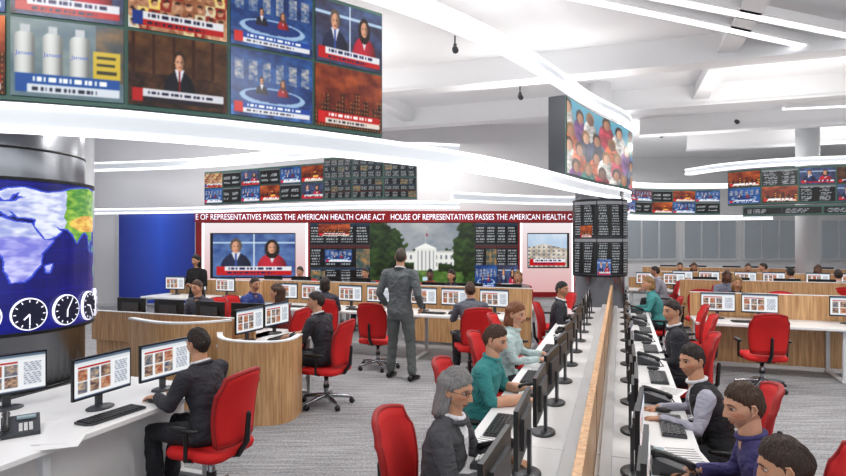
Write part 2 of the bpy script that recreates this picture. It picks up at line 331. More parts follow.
def add_head(B,M,skin,hair,fem,longh,sub,skc,hc,glasses=False):
    D,f=ICO[sub]; P=headshape(D); fi=np.array(f); c=P[fi].mean(1); ax=np.abs(c[:,0]); fr=c[:,1]>.03
    s0=np.array(skc)
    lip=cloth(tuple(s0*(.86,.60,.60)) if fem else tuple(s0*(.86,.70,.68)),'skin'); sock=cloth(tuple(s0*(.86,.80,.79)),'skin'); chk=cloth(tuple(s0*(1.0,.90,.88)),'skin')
    stub=cloth(tuple(s0*(.90,.88,.88)),'skin')
    m=np.full(len(c),B.mi(skin))
    if not fem: m[(c[:,2]<-.045)&fr]=B.mi(stub)
    m[fr&(((ax-.046)/.018)**2+((c[:,2]+.025)/.016)**2<1)]=B.mi(chk)
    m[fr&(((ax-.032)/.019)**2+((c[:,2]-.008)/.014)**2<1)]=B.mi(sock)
    m[(c[:,1]>.05)&((ax/.023)**2+((c[:,2]+.067)/.0105)**2<1)]=B.mi(lip)
    m[(c[:,1]>.05)&(ax<.021)&(np.abs(c[:,2]+.0665)<.0017)]=B.mi(cloth(tuple(s0*(.45,.3,.3)),'skin'))
    m[(c[:,1]>.08)&(((ax-.008)/.004)**2+((c[:,2]+.046)/.003)**2<1)]=B.mi(cloth(tuple(s0*(.45,.3,.3)),'skin'))
    B.add(P,f,[int(k) for k in m],True,M=M)
    EW=mat('eye_white',(.82,.80,.78),.2); EI=mat('iris',(.10,.07,.05),.2)
    brow=cloth(tuple(np.array(hc)*.8),'hair')
    for sx in(-1,1):
        B.ell((sx*.0315,.0715,.008),(.0135,.0125,.0085),EW,M=M,n=12,k=8)
        B.ell((sx*.0315,.0815,.008),(.0062,.0035,.0062),EI,M=M,n=10,k=6)
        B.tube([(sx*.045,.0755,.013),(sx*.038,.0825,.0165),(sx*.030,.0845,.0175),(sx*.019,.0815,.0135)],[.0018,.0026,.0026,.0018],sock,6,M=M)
        B.tube([(sx*.050,.080,.026),(sx*.040,.0885,.031),(sx*.030,.0935,.031),(sx*.017,.0965,.027)],[.0018,.0032,.0036,.0028] if not fem else [.0012,.0022,.0026,.002],brow,6,M=M)
        B.ell((sx*.074,-.006,-.004),(.006,.016,.030),skin,M=M,n=10,k=8)
        B.tube([(sx*.076,.004,-.028),(sx*.081,-.012,-.018),(sx*.085,-.020,.004),(sx*.082,-.012,.024),(sx*.076,.002,.024)],[.005,.0045,.0045,.005,.004],skin,6,M=M)
        if glasses:
            B.tube([(sx*.0315+.019*math.cos(a),.096,.006+.014*math.sin(a)) for a in [2*math.pi*i/14 for i in range(15)]],.0016,DARK,5,M=M,round_=False)
            B.tube([(sx*.0505,.096,.010),(sx*.076,.06,.012),(sx*.080,-.005,.010)],.0015,DARK,5,M=M)
    if glasses: B.tube([(-.012,.097,.009),(0,.102,.011),(.012,.097,.009)],.0016,DARK,5,M=M)
    H=headshape(D,False); yn=D[:,1]; zn=D[:,2]; ph=np.arctan2(D[:,0],D[:,1])
    thr=np.where(yn>0,.04+.56*np.clip(yn,0,1)**.9,.04+.80*yn)+.03*np.sin(ph*11)+.02*np.sin(ph*23+1)
    if fem: thr=thr-.05
    thr=np.where((np.abs(D[:,0])>.9)&(np.abs(yn)<.12)&(~np.array([fem])),thr-.16,thr)
    s=1/(1+np.exp(-(zn-thr)/.035)); vol=.10 if fem else .065
    wob=.022*np.sin(D[:,0]*9+zn*5+1)+.018*np.sin(yn*13+D[:,0]*6)+.014*np.sin(ph*26+zn*7)+.010*np.sin(ph*47+3*np.sin(zn*5))+.012*np.sin(D[:,0]*31+yn*17)
    part=.03*np.exp(-((D[:,0]-.35)/.07)**2)*(yn>-.2)*(zn>.3)
    k=.93+(.07+vol)*s+s*(wob-part)+.05*s*np.clip(yn,0,1)*np.clip(zn,0,1)*(0 if fem else 1); H=H*k[:,None]; H[:,2]+=.008*s*np.clip(zn,0,1)
    B.add(H,f,hair,True,M=M)
    if longh:
        rings=[]; L=longh; nn=48
        for i in range(15):
            t=i/14; z=.085-t*(.085+L); wd=.086*(.75+.25*min(1,t*5))*(1-.12*max(0,t-.7)/.3)+.007*math.sin(t*8+1); dp=.101*(.8+.2*min(1,t*5))*(1-.22*t)
            rr=[]
            for j in range(nn):
                a=2*math.pi*j/nn; q=1+.035*math.sin(a*9+t*4)+.025*math.sin(a*17-t*6+1)+.02*math.sin(a*5+t*9)
                y=dp*math.sin(a)*q-.02-.025*t; y=min(y,.026-.02*t+.006*math.sin(t*7)); rr.append((wd*math.cos(a)*q,y,z-(.012*math.sin(a*11) if i==14 else 0)))
            rings.append(rr)
        B.loft(rings,hair,M=M)
def hand(B,w,d,n,th,mt,curl=.35,s=1.):
    w=Vector(w); d=Vector(d).normalized(); n=Vector(n); n=(n-d*n.dot(d)).normalized(); side=d.cross(n).normalized()
    if side.dot(Vector(th))<0: side=-side
    def ring(t,a,b): 
        c=w+d*t; return [tuple(c+side*a*math.cos(q)+n*b*math.sin(q)) for q in [2*math.pi*j/10 for j in range(10)]]
    B.loft([ring(-.05*s,.024*s,.020*s),ring(0,.026*s,.018*s),ring(.03*s,.038*s,.016*s),ring(.07*s,.042*s,.014*s),ring(.092*s,.038*s,.011*s)],mt)
    for i,(o,L) in enumerate([(.031,.068),(.011,.078),(-.010,.072),(-.030,.056)]):
        p=w+side*o*s+d*.082*s; a=.15; pts=[p]; dd=(d+side*o*1.2).normalized()
        for fr in(.42,.33,.25):
            a+=curl; p=p+(dd*math.cos(a)+n*math.sin(a))*L*fr*s; pts.append(p)
        B.tube(pts,[.0095*s,.009*s,.008*s,.0068*s],mt,6)
    p=w+side*.022*s+d*.015*s; q=p+(side*.75+d*.7+n*.2).normalized()*.042*s; r=q+(side*.25+d*.95+n*.3).normalized()*.03*s; e=r+(d+n*.4).normalized()*.022*s
    B.tube([p,q,r,e],[.014*s,.0115*s,.010*s,.008*s],mt,6)
def remesh(B,vox,it):
    me=B.mesh('tmp'); o=bpy.data.objects.new('tmp',me); bpy.context.scene.collection.objects.link(o)
    r=o.modifiers.new('r','REMESH'); r.mode='VOXEL'; r.voxel_size=vox
    s=o.modifiers.new('s','SMOOTH'); s.factor=.5; s.iterations=it
    dg=bpy.context.evaluated_depsgraph_get(); m2=bpy.data.meshes.new_from_object(o.evaluated_get(dg))
    n=len(m2.vertices); V=np.empty(n*3); m2.vertices.foreach_get('co',V); fs=[tuple(p.vertices) for p in m2.polygons]
    N=np.empty(n*3); m2.vertices.foreach_get('normal',N)
    bpy.data.objects.remove(o); bpy.data.meshes.remove(me); bpy.data.meshes.remove(m2); return V.reshape(-1,3),fs,N.reshape(-1,3)
PANTS0=(.13,.13,.16)
def person(name,loc,rz,pose='sit',top=(.16,.16,.19),pants=PANTS0,skin=(.76,.56,.44),hair=(.16,.10,.07),s=1.,fem=False,suit=False,tie=None,
           lean=.10,longh=0,yaw=0,pitch=0,vox=.018,arms='type',sub=4,vest=None,sleeve='long',tilt=0,glasses=False):
    k=.90 if fem else 1.
    if pose=='sit':
        sp=[(-.03,.475,.13,.10),(-.02,.53,.17,.125),(-.01,.60,.168*(1.04 if fem else 1),.125),(.0+lean*.15,.72,.142,.108),(.02+lean*.45,.87,.168,.122),(.03+lean*.75,.975,.172,.105),(.035+lean*.9,1.025,.12,.078),(.04+lean,1.06,.066,.060)]
        nb=Vector((0,.045+lean,1.05)); hc=Vector((0,.06+lean*1.15,1.200))
        hips=[Vector((sx*.09,0,.545)) for sx in(-1,1)]; knees=[Vector((sx*.13,.42,.54)) for sx in(-1,1)]; ank=[Vector((sx*.13,.43+.05*sx,.10)) for sx in(-1,1)]
        sh=Vector((.192*k,.03+lean*.75,.985))
        if arms=='type': el=(.25,.13+lean*.4,.785); wr=(.13,.37+lean*.25,.805); hd=(-.12,1,-.12)
        elif arms=='reach': el=(.22,.24+lean*.4,.80); wr=(.12,.46+lean*.25,.80); hd=(-.05,1,-.08)
        else: el=(.25,.06+lean*.3,.74); wr=(.10,.27,.675); hd=(-.35,1,-.1)
    else:
        sp=[(0,.80,.150,.11),(-.01,.90,.172,.125),(0,.98,.165,.122),(0,1.10,.150,.11),(.01,1.26,.178,.125),(.0,1.38,.184,.11),(.0,1.43,.12,.08),(.005,1.47,.066,.060)]
        nb=Vector((0,.005,1.46)); hc=Vector((0,.03,1.618))
        hips=[Vector((sx*.09,0,.90)) for sx in(-1,1)]; knees=[Vector((-.13,.05,.50)),Vector((.14,.03,.50))]; ank=[Vector((-.16,.04,.10)),Vector((.19,-.03,.10))]
        sh=Vector((.20*k,0,1.40)); el=(.285,-.05,1.13); wr=(.255,.12,.95); hd=(-.25,.75,-.75)
        if arms=='fold': el=(.26,.02,1.13); wr=(.05,.20,1.14); hd=(-1,.15,.05)
    T=MB(); dm=mat('white_laminate',(1,1,1)); rings=[]
    C=[Vector((0,a,b)) for a,b,_,_ in sp]
    for i,(a,b,wx,wy) in enumerate(sp):
        t=(C[min(i+1,7)]-C[max(i-1,0)]).normalized(); fw=Vector((1,0,0)).cross(t)*-1
        fw=fw if fw.y>0 else -fw; kk=k if i>3 else (1 if not fem else (.97 if i<3 else .88))
        rings.append([tuple(C[i]+Vector((1,0,0))*wx*kk*math.copysign(abs(math.cos(q))**.85,math.cos(q))+fw*(wy+(.012 if fem and i==4 and math.sin(q)>0 else 0))*math.copysign(abs(math.sin(q))**.85,math.sin(q))) for q in [2*math.pi*j/20 for j in range(20)]])
    T.loft(rings,dm); segs=[]
    for i in range(7): segs.append((C[i],C[i+1],(sp[i][2]+sp[i][3])*.5,0))
    rt=1.0 if not suit else 1.10
    for sx,h,kn,an in zip((-1,1),hips,knees,ank):
        T.tube([h,h.lerp(kn,.5),kn,kn.lerp(an,.35),an+Vector((0,0,.02))],[.098,.088,.070,.066,.062],dm,12)
        segs.append((h.lerp(kn,.25),kn,.085,1)); segs.append((kn,an,.06,1))
        S=Vector((sh.x*sx,sh.y,sh.z)); E=Vector((el[0]*sx*k,el[1],el[2])); W=Vector((wr[0]*sx,wr[1],wr[2]))
        T.tube([nb+Vector((sx*.02,-.005,-.02)),S+Vector((-.03*sx,-.005,.012))],[.05,.052],dm,10)
        T.tube([S,S.lerp(E,.5),E,E.lerp(W,.4),E.lerp(W,.90)],[.064*rt*k,.056*rt*k,.049*rt*k,.046*rt*k,.037*rt*k],dm,10)
        segs.append((S,E,.055,2)); segs.append((E,W,.042,3))
    V,fs,Nn=remesh(T,vox,5 if vox<.015 else 3)
    hsh=(loc[0]*7+loc[1]*3)%6
    if vox<.02:
        wv=np.sin(V[:,2]*62+6*np.sin(V[:,0]*13+hsh)+4*np.sin(V[:,1]*15))*.5+np.sin(V[:,2]*31-V[:,0]*40+5*np.sin(V[:,1]*11+hsh))*.5
        V=V+Nn*(wv*.0038)[:,None]
    c=np.array([V[list(f)].mean(0) for f in fs]); best=np.full(len(c),1e9); cl=np.zeros(len(c),int)
    for a,b,r,q in segs:
        a=np.array(a); b=np.array(b); ab=b-a; t=np.clip(((c-a)@ab)/(ab@ab),0,1); d=np.linalg.norm(c-(a+t[:,None]*ab),axis=1)/r
        u=d<best; best[u]=d[u]; cl[u]=q
    B=MB(); sk=cloth(skin,'skin'); hr=cloth(hair,'hair'); tp=cloth(top); pn=cloth(pants); ve=cloth(vest) if vest else tp
    it,ip,iv=B.mi(tp),B.mi(pn),B.mi(ve); m=np.where(cl==1,ip,it)
    m[(cl==0)]=iv
    if pose=='sit': m[(cl==0)&(c[:,2]<.56 if not suit else c[:,2]<.50)]=ip
    else: m[(cl==0)&(c[:,2]<(.84 if suit else .96))]=ip
    if sleeve=='short': m[cl==3]=B.mi(sk)
    if suit or vest:
        ztop=nb.z; z0=ztop-.30; yl=np.interp(c[:,2],[b for _,b,_,_ in sp],[a for a,_,_,_ in sp])
        front=(cl==0)&(c[:,1]>yl+.02)
        g=front&(c[:,2]>z0-.02)&(np.abs(c[:,0])<(c[:,2]-z0)*.20+.034)
        if suit: m[g]=B.mi(cloth(tuple(np.array(top)*.72)))
        f=front&(c[:,2]>z0)&(np.abs(c[:,0])<(c[:,2]-z0)*.20); m[f]=B.mi(cloth((.86,.86,.88)))
        if tie: m[f&(np.abs(c[:,0])<.022)]=B.mi(cloth(tie))
        h=front&(c[:,2]<=z0)&(np.abs(c[:,0])<.007)&(c[:,2]>.6); m[h]=B.mi(cloth(tuple(np.array(vest or top)*.5)))
    B.add(V,fs,[int(q) for q in m],True)
    B.tube([nb+Vector((0,-.005,-.05)),nb+Vector((0,.005,.04)),hc+Vector((0,-.02,-.05))],[.058*k,.053*k,.051*k],sk,14)
    col=cloth((.86,.86,.88)) if (suit or vest) else tp
    rg=[(nb+Vector((math.cos(a)*.064*k,math.sin(a)*.062+.0,.018-.018*math.sin(a)))) for a in [2*math.pi*j/16 for j in range(17)]]
    B.tube(rg,.013,col,6,round_=False)
    if suit:
        rg=[(nb+Vector((math.cos(a)*.078*k,math.sin(a)*.074-.004,-.002-.026*math.sin(a)))) for a in [2*math.pi*j/16 for j in range(17)]]
        B.tube(rg,.014,tp,6,round_=False)
    M=Matrix.Translation(hc)@Matrix.Rotation(R_(yaw),4,'Z')@Matrix.Rotation(R_(pitch),4,'X')@Matrix.Rotation(R_(tilt),4,'Y')@Matrix.Scale(.94,4)
    add_head(B,M,sk,hr,fem,longh,sub,skin,hair,glasses)
    for sx,an in zip((-1,1),ank):
        E=Vector((el[0]*sx*k,el[1],el[2])); W=Vector((wr[0]*sx,wr[1],wr[2])); d=(hd[0]*sx,hd[1],hd[2])
        if sleeve!='short':
            B.tube([E.lerp(W,.86),E.lerp(W,.93)],[.034*rt*k,.033*rt*k],tp if not suit else cloth((.86,.86,.88)),10,round_=False)
        B.tube([E.lerp(W,.75),W],[.030*k,.026*k],sk,10)
        n=(0,0,-1) if pose=='sit' else (-sx,0.2,0)
        hand(B,W,d,n,(-sx,0,0) if pose=='sit' else (0,1,0),sk,.28 if pose=='sit' else .4,.95*k)
        sho=mat('black_leather',(.05,.045,.045),.3)
        rr=[]
        for (yy,w_,h_,zz) in [(-.085,.022,.02,.035),(-.07,.034,.038,.042),(0,.036,.048,.05),(.07,.042,.034,.038),(.13,.044,.026,.03),(.165,.034,.02,.025),(.18,.016,.012,.02)]:
            rr.append([(an.x+w_*math.cos(q)+.03*sx*max(0,yy)*3,an.y+yy,max(.003,zz+h_*math.sin(q))) for q in [2*math.pi*j/12 for j in range(12)]])
        B.loft(rr,sho); B.tube([(an.x,an.y,.05),(an.x,an.y,.13)],[.04,.042],cloth((.08,.08,.09)),10)
    o=B.build(name,loc,rz); o.scale=(s,s,s); return o
# ---------------------------------------------------------------- furniture meshes
def chair_mesh():
    B=MB()
    def rr(hx,hy,z,r=.09,n=6):
        pts=[]
        for cx,cy,a0 in((1,1,0),(-1,1,90),(-1,-1,180),(1,-1,270)):
            for i in range(n):
                a=R_(a0+90*i/(n-1)); pts.append((cx*(hx-r)+r*math.cos(a),cy*(hy-r)+r*math.sin(a),z))
        return pts
    B.loft([rr(.20,.20,.385),rr(.235,.23,.395),rr(.245,.24,.425),rr(.235,.23,.452),rr(.20,.20,.462)],RED)
    nu,nv=13,12; fr=[];bk=[]
    for j in range(nv):
        t=j/(nv-1); w=.225*(1-.10*(2*t-1)**2-(.10*(t>.9))-.05*(1-t)); z=.50+.50*t; y0=-.235-.075*t+.03*math.sin(t*math.pi)
        for i in range(nu):
            u=2*i/(nu-1)-1; y=y0+.055*u*u; zz=z-.03*u*u*(t>.8)
            fr.append((u*w,y,zz)); bk.append((u*w,y-.035,zz))
    V=fr+bk; N=nu*nv; Fc=[]
    for j in range(nv-1):
        for i in range(nu-1):
            a=j*nu+i; Fc.append((a,a+1,a+nu+1,a+nu)); Fc.append((N+a,N+a+nu,N+a+nu+1,N+a+1))
    bd=[i for i in range(nu)]+[j*nu+nu-1 for j in range(1,nv)]+[(nv-1)*nu+i for i in range(nu-2,-1,-1)]+[j*nu for j in range(nv-2,0,-1)]
    for q in range(len(bd)):
        a,b=bd[q],bd[(q+1)%len(bd)]; Fc.append((b,a,N+a,N+b))
    B.add(V,Fc,RED,True)
    rp=[((v[0]),(v[1]-.0175),v[2]) for v in [fr[q] for q in bd]]; rp.append(rp[0])
    B.tube(rp,.0195,mat('red_piping',(.60,.05,.06),.6),6,round_=False)
    B.tube([(0,-.05,.37),(0,-.24,.40),(0,-.31,.50),(0,-.325,.70)],[.028,.026,.022,.018],DARK,8)
    for sx in(-1,1):
        B.tube([(sx*.20,-.02,.39),(sx*.285,-.02,.42),(sx*.29,-.03,.62)],.015,DARK,8)
        B.loft([[(sx*.29+.03*math.cos(a)*q,.0+.13*math.sin(a)*q,z) for a in [2*math.pi*i/14 for i in range(14)]] for z,q in((.615,.8),(.625,1),(.64,1),(.648,.8))],DARK)
    B.box((0,0,.375),(.22,.26,.035),DARK); B.cyl((0,0,.08),(0,0,.36),.026,STEEL); B.cyl((0,0,.20),(0,0,.24),.035,DARK)
    for i in range(5):
        a=2*math.pi*i/5+.3; c,s_=math.cos(a),math.sin(a)
        B.tube([(0,0,.115),(c*.15,s_*.15,.10),(c*.30,s_*.30,.075)],[.032,.024,.016],STEEL,8)
        B.cyl((c*.30-s_*.022,s_*.30+c*.022,.03),(c*.30+s_*.022,s_*.30-c*.022,.03),.03,DARK,12)
    return B.mesh('office_chair')
def monitor_mesh(seed,w=.47,h=.285):
    B=MB(); z0=.105
    B.box((0,0,z0+h/2),(w,.022,h),DARK); B.box((0,-.018,z0+h/2),(w*.6,.02,h*.55),GREYP)
    B.grid(lambda U,V:np.stack([(.5-U)*(w-.02),np.full_like(U,.0125),z0+.012+V*(h-.024)],-1),64,38,'ui',seed)
    B.box((0,-.035,.13),(.05,.018,.22),GREYP); B.loft([[(.10*q*math.cos(a),-.02+.075*q*math.sin(a),z) for a in [2*math.pi*i/20 for i in range(20)]] for z,q in((.001,1),(.010,1),(.016,.85))],GREYP)
    return B.mesh('computer_monitor')
def keyboard_mesh():
    B=MB(); B.box((0,0,.009),(.43,.14,.016),GREYP)
    for r in range(5):
        for c in range(14): B.box((-.19+c*.0292,-.052+r*.026,.020),(.024,.021,.007),DARK)
    return B.mesh('keyboard')
def phone_mesh():
    B=MB(); B.add([(-.10,-.10,0),(.10,-.10,0),(.10,.10,0),(-.10,.10,0),(-.10,-.10,.025),(.10,-.10,.025),(.10,.10,.085),(-.10,.10,.085)],[(3,2,1,0),(4,5,6,7),(0,1,5,4),(1,2,6,5),(2,3,7,6),(3,0,4,7)],GREYP)
    B.tube([(-.075,-.085,.06),(-.075,-.06,.075),(-.075,.05,.105),(-.075,.085,.105)],[.022,.015,.016,.024],DARK,8)
    LCD=mat('lcd',(.55,.65,.68),.3)
    B.box((.03,.06,.078),(.10,.05,.012),LCD)
    for r in range(4):
        for c in range(3): B.box((.0+c*.026,-.075+r*.022,.036+r*.0066),(.019,.015,.008),WHITE)
    B.tube([(-.075,-.095,.05),(-.12,-.13,.01),(-.15,-.08,.008),(-.12,.0,.008),(-.10,.06,.01)],.005,DARK,6)
    return B.mesh('desk_phone')
def mouse_mesh():
    B=MB(); B.ell((0,0,.018),(.03,.055,.018),DARK); return B.mesh('computer_mouse')
CH=chair_mesh(); MON=[monitor_mesh(i) for i in range(4)]; KB=keyboard_mesh(); PH=phone_mesh(); MS=mouse_mesh()
def chair(x,y,rz): return put('office_chair',CH,(x,y,0),rz)
DT=.74
def local(cx,cy,rz,lx,ly):
    a=R_(rz); return cx+lx*math.cos(a)-ly*math.sin(a), cy+lx*math.sin(a)+ly*math.cos(a)
mc=[0]
def monitor(x,y,rz,z=DT):
    mc[0]+=1; return put('computer_monitor',MON[mc[0]%4],(x,y,z),rz)
def row(cx,cy,rz,L,D,mons=(),kbs=(),phones=(),screen=None,modesty=False,name='office_desk'):
    B=MB(); B.box((0,0,DT-.0175),(L,D,.035),WHITE)
    ns=max(1,round(L/1.6))
    for i in range(ns+1):
        x=-L/2+.06+i*(L-.12)/ns
        for y in(-D/2+.07,D/2-.07): B.box((x,y,(DT-.035)/2),(.05,.05,DT-.035),WMETAL)
        B.box((x,0,DT-.065),(.045,D-.16,.05),WMETAL); B.box((x,0,.02),(.07,D-.08,.03),WMETAL)
    B.box((0,D/2-.08,DT-.09),(L-.14,.03,.10),WMETAL)
    if modesty: B.box((0,D/2-.03,.37),(L-.04,.025,.62),WOOD)
    if screen: B.box((0,D/2+.02,(DT-.15+screen)/2),(L,.035,screen-DT+.15),WOOD); B.box((0,D/2+.02,screen+.006),(L,.04,.012),WHITE)
    o=B.build(name,(cx,cy,0),rz,.004)
    for m in mons:
        x,y=local(cx,cy,rz,m,D*.18); monitor(x,y,rz+180+random.uniform(-6,6))
    for m in kbs:
        x,y=local(cx,cy,rz,m,-D*.18); put('keyboard',KB,(x,y,DT+.0005),rz+random.uniform(-4,4)); x,y=local(cx,cy,rz,m+.3,-D*.18); put('computer_mouse',MS,(x,y,DT+.0005),rz)
    for m in phones:
        x,y=local(cx,cy,rz,m,-D*.05); put('desk_phone',PH,(x,y,DT+.0005),rz+10)
    return o
def seated(name,px,d,rz,chair_=True,**kw):
    lean=kw.get('lean',.10); s=kw.get('s',1.); f=bdir(rz); x=X(px,d)-f.x*(.06+lean*1.15)*s; y=d-f.y*(.06+lean*1.15)*s
    o=person(name,(x,y,0),rz,**kw)
    if chair_: chair(x-f.x*.02,y-f.y*.02,rz)
    return o
FL=AW+90; FR=AW-90; FA=AW; FC=AW+180   # facing left, right, away, toward camera
SK=[(.76,.56,.44),(.80,.60,.49),(.66,.46,.34),(.42,.28,.21),(.82,.64,.53)]
HB=(.13,.08,.06); HBR=(.27,.17,.11); HBL=(.55,.42,.26); HG=(.52,.51,.51); HK=(.06,.05,.05)
NEAR=dict(vox=.011,sub=6); MID=dict(vox=.014,sub=5); FAR=dict(vox=.022,sub=4)
seated('seated_man',198,4.15,FL,suit=True,top=(.17,.17,.20),hair=HB,tie=(.3,.1,.1),yaw=-5,pitch=-6,lean=.04,s=.97,**NEAR)
seated('seated_woman',456,2.95,FR,fem=True,longh=.17,suit=True,top=(.27,.27,.29),hair=HG,lean=.03,s=.96,skin=SK[0],pitch=-10,yaw=-14,glasses=True,**NEAR)
seated('seated_man',495,4.25,FR,top=(.20,.52,.52),hair=HBR,sleeve='short',lean=.06,s=.98,skin=SK[1],pants=(.2,.22,.28),pitch=-12,yaw=-12,**NEAR)
seated('seated_woman',516,5.5,FR,fem=True,top=(.72,.80,.80),hair=(.48,.28,.16),lean=.06,skin=SK[1],longh=.12,yaw=-20,pitch=-5,**MID)
seated('seated_man',562,8.1,FR,suit=True,top=(.15,.15,.18),hair=HK,skin=SK[2],lean=.0,yaw=-25,arms='rest',**MID)
seated('seated_man',786,2.05,FL,top=(.28,.16,.20),hair=(.20,.13,.09),lean=.08,s=.925,yaw=-8,pitch=-14,arms='reach',**NEAR)
seated('seated_man',744,2.65,FL,top=(.22,.20,.40),hair=(.24,.15,.09),lean=.10,s=.96,skin=SK[1],yaw=20,pitch=-8,**NEAR)
seated('seated_man',692,3.75,FL,top=(.66,.66,.72),vest=(.12,.12,.14),hair=HB,lean=.10,s=.94,skin=SK[0],yaw=38,pitch=-4,**NEAR)
seated('seated_man',672,5.7,FL,suit=True,top=(.15,.15,.18),hair=HB,lean=.02,skin=SK[0],yaw=35,arms='rest',tie=(.4,.1,.1),**MID)
seated('seated_woman',648,9.2,FL,fem=True,top=(.25,.55,.55),hair=HBL,longh=.1,yaw=20,**FAR)
seated('seated_man',316,6.6,FL,suit=True,top=(.16,.16,.19),hair=HB,lean=.05,yaw=25,tie=(.4,.1,.1),**MID)
seated('seated_woman',277,7.7,FL,fem=True,top=(.45,.18,.2),hair=HBR,longh=.14,lean=.05,yaw=15,**MID)
seated('seated_man',255,9.0,FR,top=(.18,.25,.5),hair=HB,yaw=-20,**FAR)
seated('seated_man',197,8.4,FC,top=(.3,.3,.34),hair=HBR,yaw=0,**FAR)
person('standing_woman',(X(197,10.6),10.6,0),FC,pose='stand',fem=True,top=(.07,.07,.08),hair=HK,longh=.12,s=.94,arms='fold',**FAR)
person('standing_man',(X(400,7.75),7.75,0),AW-4,pose='stand',suit=True,top=(.37,.39,.40),pants=(.36,.38,.38),hair=(.26,.21,.17),s=1.04,yaw=14,**MID)
seated('seated_woman',325,9.1,FA+25,fem=True,top=(.2,.2,.25),hair=HB,longh=.1,**FAR)
seated('seated_man',470,8.0,FA+30,top=(.35,.36,.4),hair=HBR,lean=.06,**MID)
seated('seated_man',365,11.9,FC,top=(.3,.32,.36),hair=HB,**FAR)
seated('seated_man',430,11.4,FC+15,top=(.65,.2,.2),hair=HK,skin=SK[3],**FAR)
seated('seated_woman',451,11.2,FC-10,fem=True,top=(.15,.15,.18),hair=HB,longh=.1,**FAR)
seated('seated_woman',518,10.9,FC,fem=True,top=(.55,.5,.5),hair=HBL,longh=.12,**FAR)
seated('seated_man',300,12.4,FC,top=(.2,.3,.5),hair=HB,**FAR)
P_=[(655,12.5,FL,(.6,.6,.65),HB,0),(680,14.6,FC,(.15,.15,.18),HK,0),(694,14.4,FC,(.75,.2,.2),HBR,1),(727,10.9,FC,(.5,.52,.6),HBR,1),(748,14.0,FC,(.12,.12,.15),HB,0),(763,14.3,FL,(.3,.3,.5),HB,0),(790,12.0,FA+15,(.14,.14,.17),HK,0),(818,13.2,FC,(.2,.3,.4),HBR,1),(737,9.3,FC,(.15,.15,.18),HBL,1),(838,11.2,FA,(.3,.15,.15),HB,0)]
for i,(px,d,rz,tp,hr,fm) in enumerate(P_):
    seated('seated_woman' if fm else 'seated_man',px,d,rz,fem=bool(fm),top=tp,hair=hr,longh=.12 if fm else 0,suit=not fm,skin=SK[i%4],**FAR)
# ---------------------------------------------------------------- central double bench
def BP(lat,s): return (.352*s+lat,s)
Y0,Y1=1.5,9.7
mid=(Y0+Y1)/2; Lb=(Y1-Y0)/.943; ctr=BP(-.15,mid)
B=MB()
wl,wr_=.75,.59
nseg=5
for i in range(nseg):
    y=-Lb/2+(i+.5)*Lb/nseg
    B.box((-wl*.943/2-.015,y,DT-.0175),(wl*.943,Lb/nseg-.008,.035),WHITE); B.box((wr_*.943/2+.015,y,DT-.0175),(wr_*.943,Lb/nseg-.008,.035),WHITE)
B.box((0,0,(1.13+.05)/2),(.035,Lb,1.08),WOOD)
for i in range(nseg+1):
    y=-Lb/2+.04+i*(Lb-.08)/nseg
    B.box((-wl*.943/2,y,.35),(wl*.943-.12,.03,.70),WMETAL); B.box((wr_*.943/2,y,.35),(wr_*.943-.12,.03,.70),WMETAL)
for i in range(1,nseg): B.box((0,-Lb/2+i*Lb/nseg,.94),(.039,.006,.38),DARK)
B.box((-.10,0,DT+.03),(.10,Lb-.05,.06),WMETAL); B.box((.07,0,DT+.02),(.06,Lb-.05,.04),WMETAL)
B.build('double_sided_workbench',(ctr[0],ctr[1],0),AW,.003)
s_=2.25; i=0
while s_<9.4:
    x,y=BP(-.50,s_); monitor(x,y,FL+random.uniform(-5,5)); x,y=BP(.10,s_); monitor(x,y,FR+random.uniform(-5,5))
    if i%2==0:
        x,y=BP(-.76,s_+.1); put('keyboard',KB,(x,y,DT+.0005),FR)
        x,y=BP(.33,s_+.1); put('keyboard',KB,(x,y,DT+.0005),FL)
        x,y=BP(.30,s_+.40); put('computer_mouse',MS,(x,y,DT+.0005),FL)
    else:
        x,y=BP(-.68,s_+.12); put('desk_phone',PH,(x,y,DT+.0005),FR)
        x,y=BP(.27,s_+.05); put('desk_phone',PH,(x,y,DT+.0005),FL)
    i+=1; s_+=.62
for s_,l in((6.9,-1.3),(7.0,.85),(8.0,.9)):
    x,y=BP(l,s_); chair(x,y,FR if l<0 else FL)
B=MB()
for s_,l,a in((3.1,.36,10),(4.4,.38,-20),(5.1,-.72,15),(3.3,-.78,-8),(6.0,.34,30)):
    x,y=BP(l,s_); B.box((x,y,DT+.002),(.21,.297,.002),WHITE,rz=AW+a)
    for q in range(6): 
        xx,yy=local(x,y,AW+a,0,.11-q*.035); B.box((xx,yy,DT+.0035),(.16,.008,.0006),GREYP,rz=AW+a)
B.build('paper_sheets')
# ---------------------------------------------------------------- left front desk
row(.352*3.45-3.93,3.45,FL,2.85,1.2,name='office_desk')
for s_,l,dr in((3.98,-3.68,0),(4.46,-3.62,-6)):
    x,y=BP(l,s_); monitor(x,y,FR+dr)
monitor(-2.93,3.95,FR-22)
x,y=BP(-3.45,3.80); put('keyboard',KB,(x,y,DT+.0005),FL-4); x,y=BP(-3.44,4.12); put('computer_mouse',MS,(x,y,DT+.0005),FL)
put('desk_phone',PH,(-2.50,3.48,DT+.0005),FL-35); put('keyboard',KB,(-2.75,3.0,DT+.0005),FL)
B=MB(); B.box((0,0,.36),(2.7,.03,.60),WHITE); x,y=local(.352*3.45-3.93,3.45,FL,0,-.30); B.build('modesty_panel',(x,y,0),FL)
B=MB()
for x,y,a in((-2.15,3.35,20),(-2.2,3.42,8)): B.box((x,y,DT+.002+(a==8)*.003),(.21,.297,.003),WHITE,rz=a)
B.build('paper_sheets')
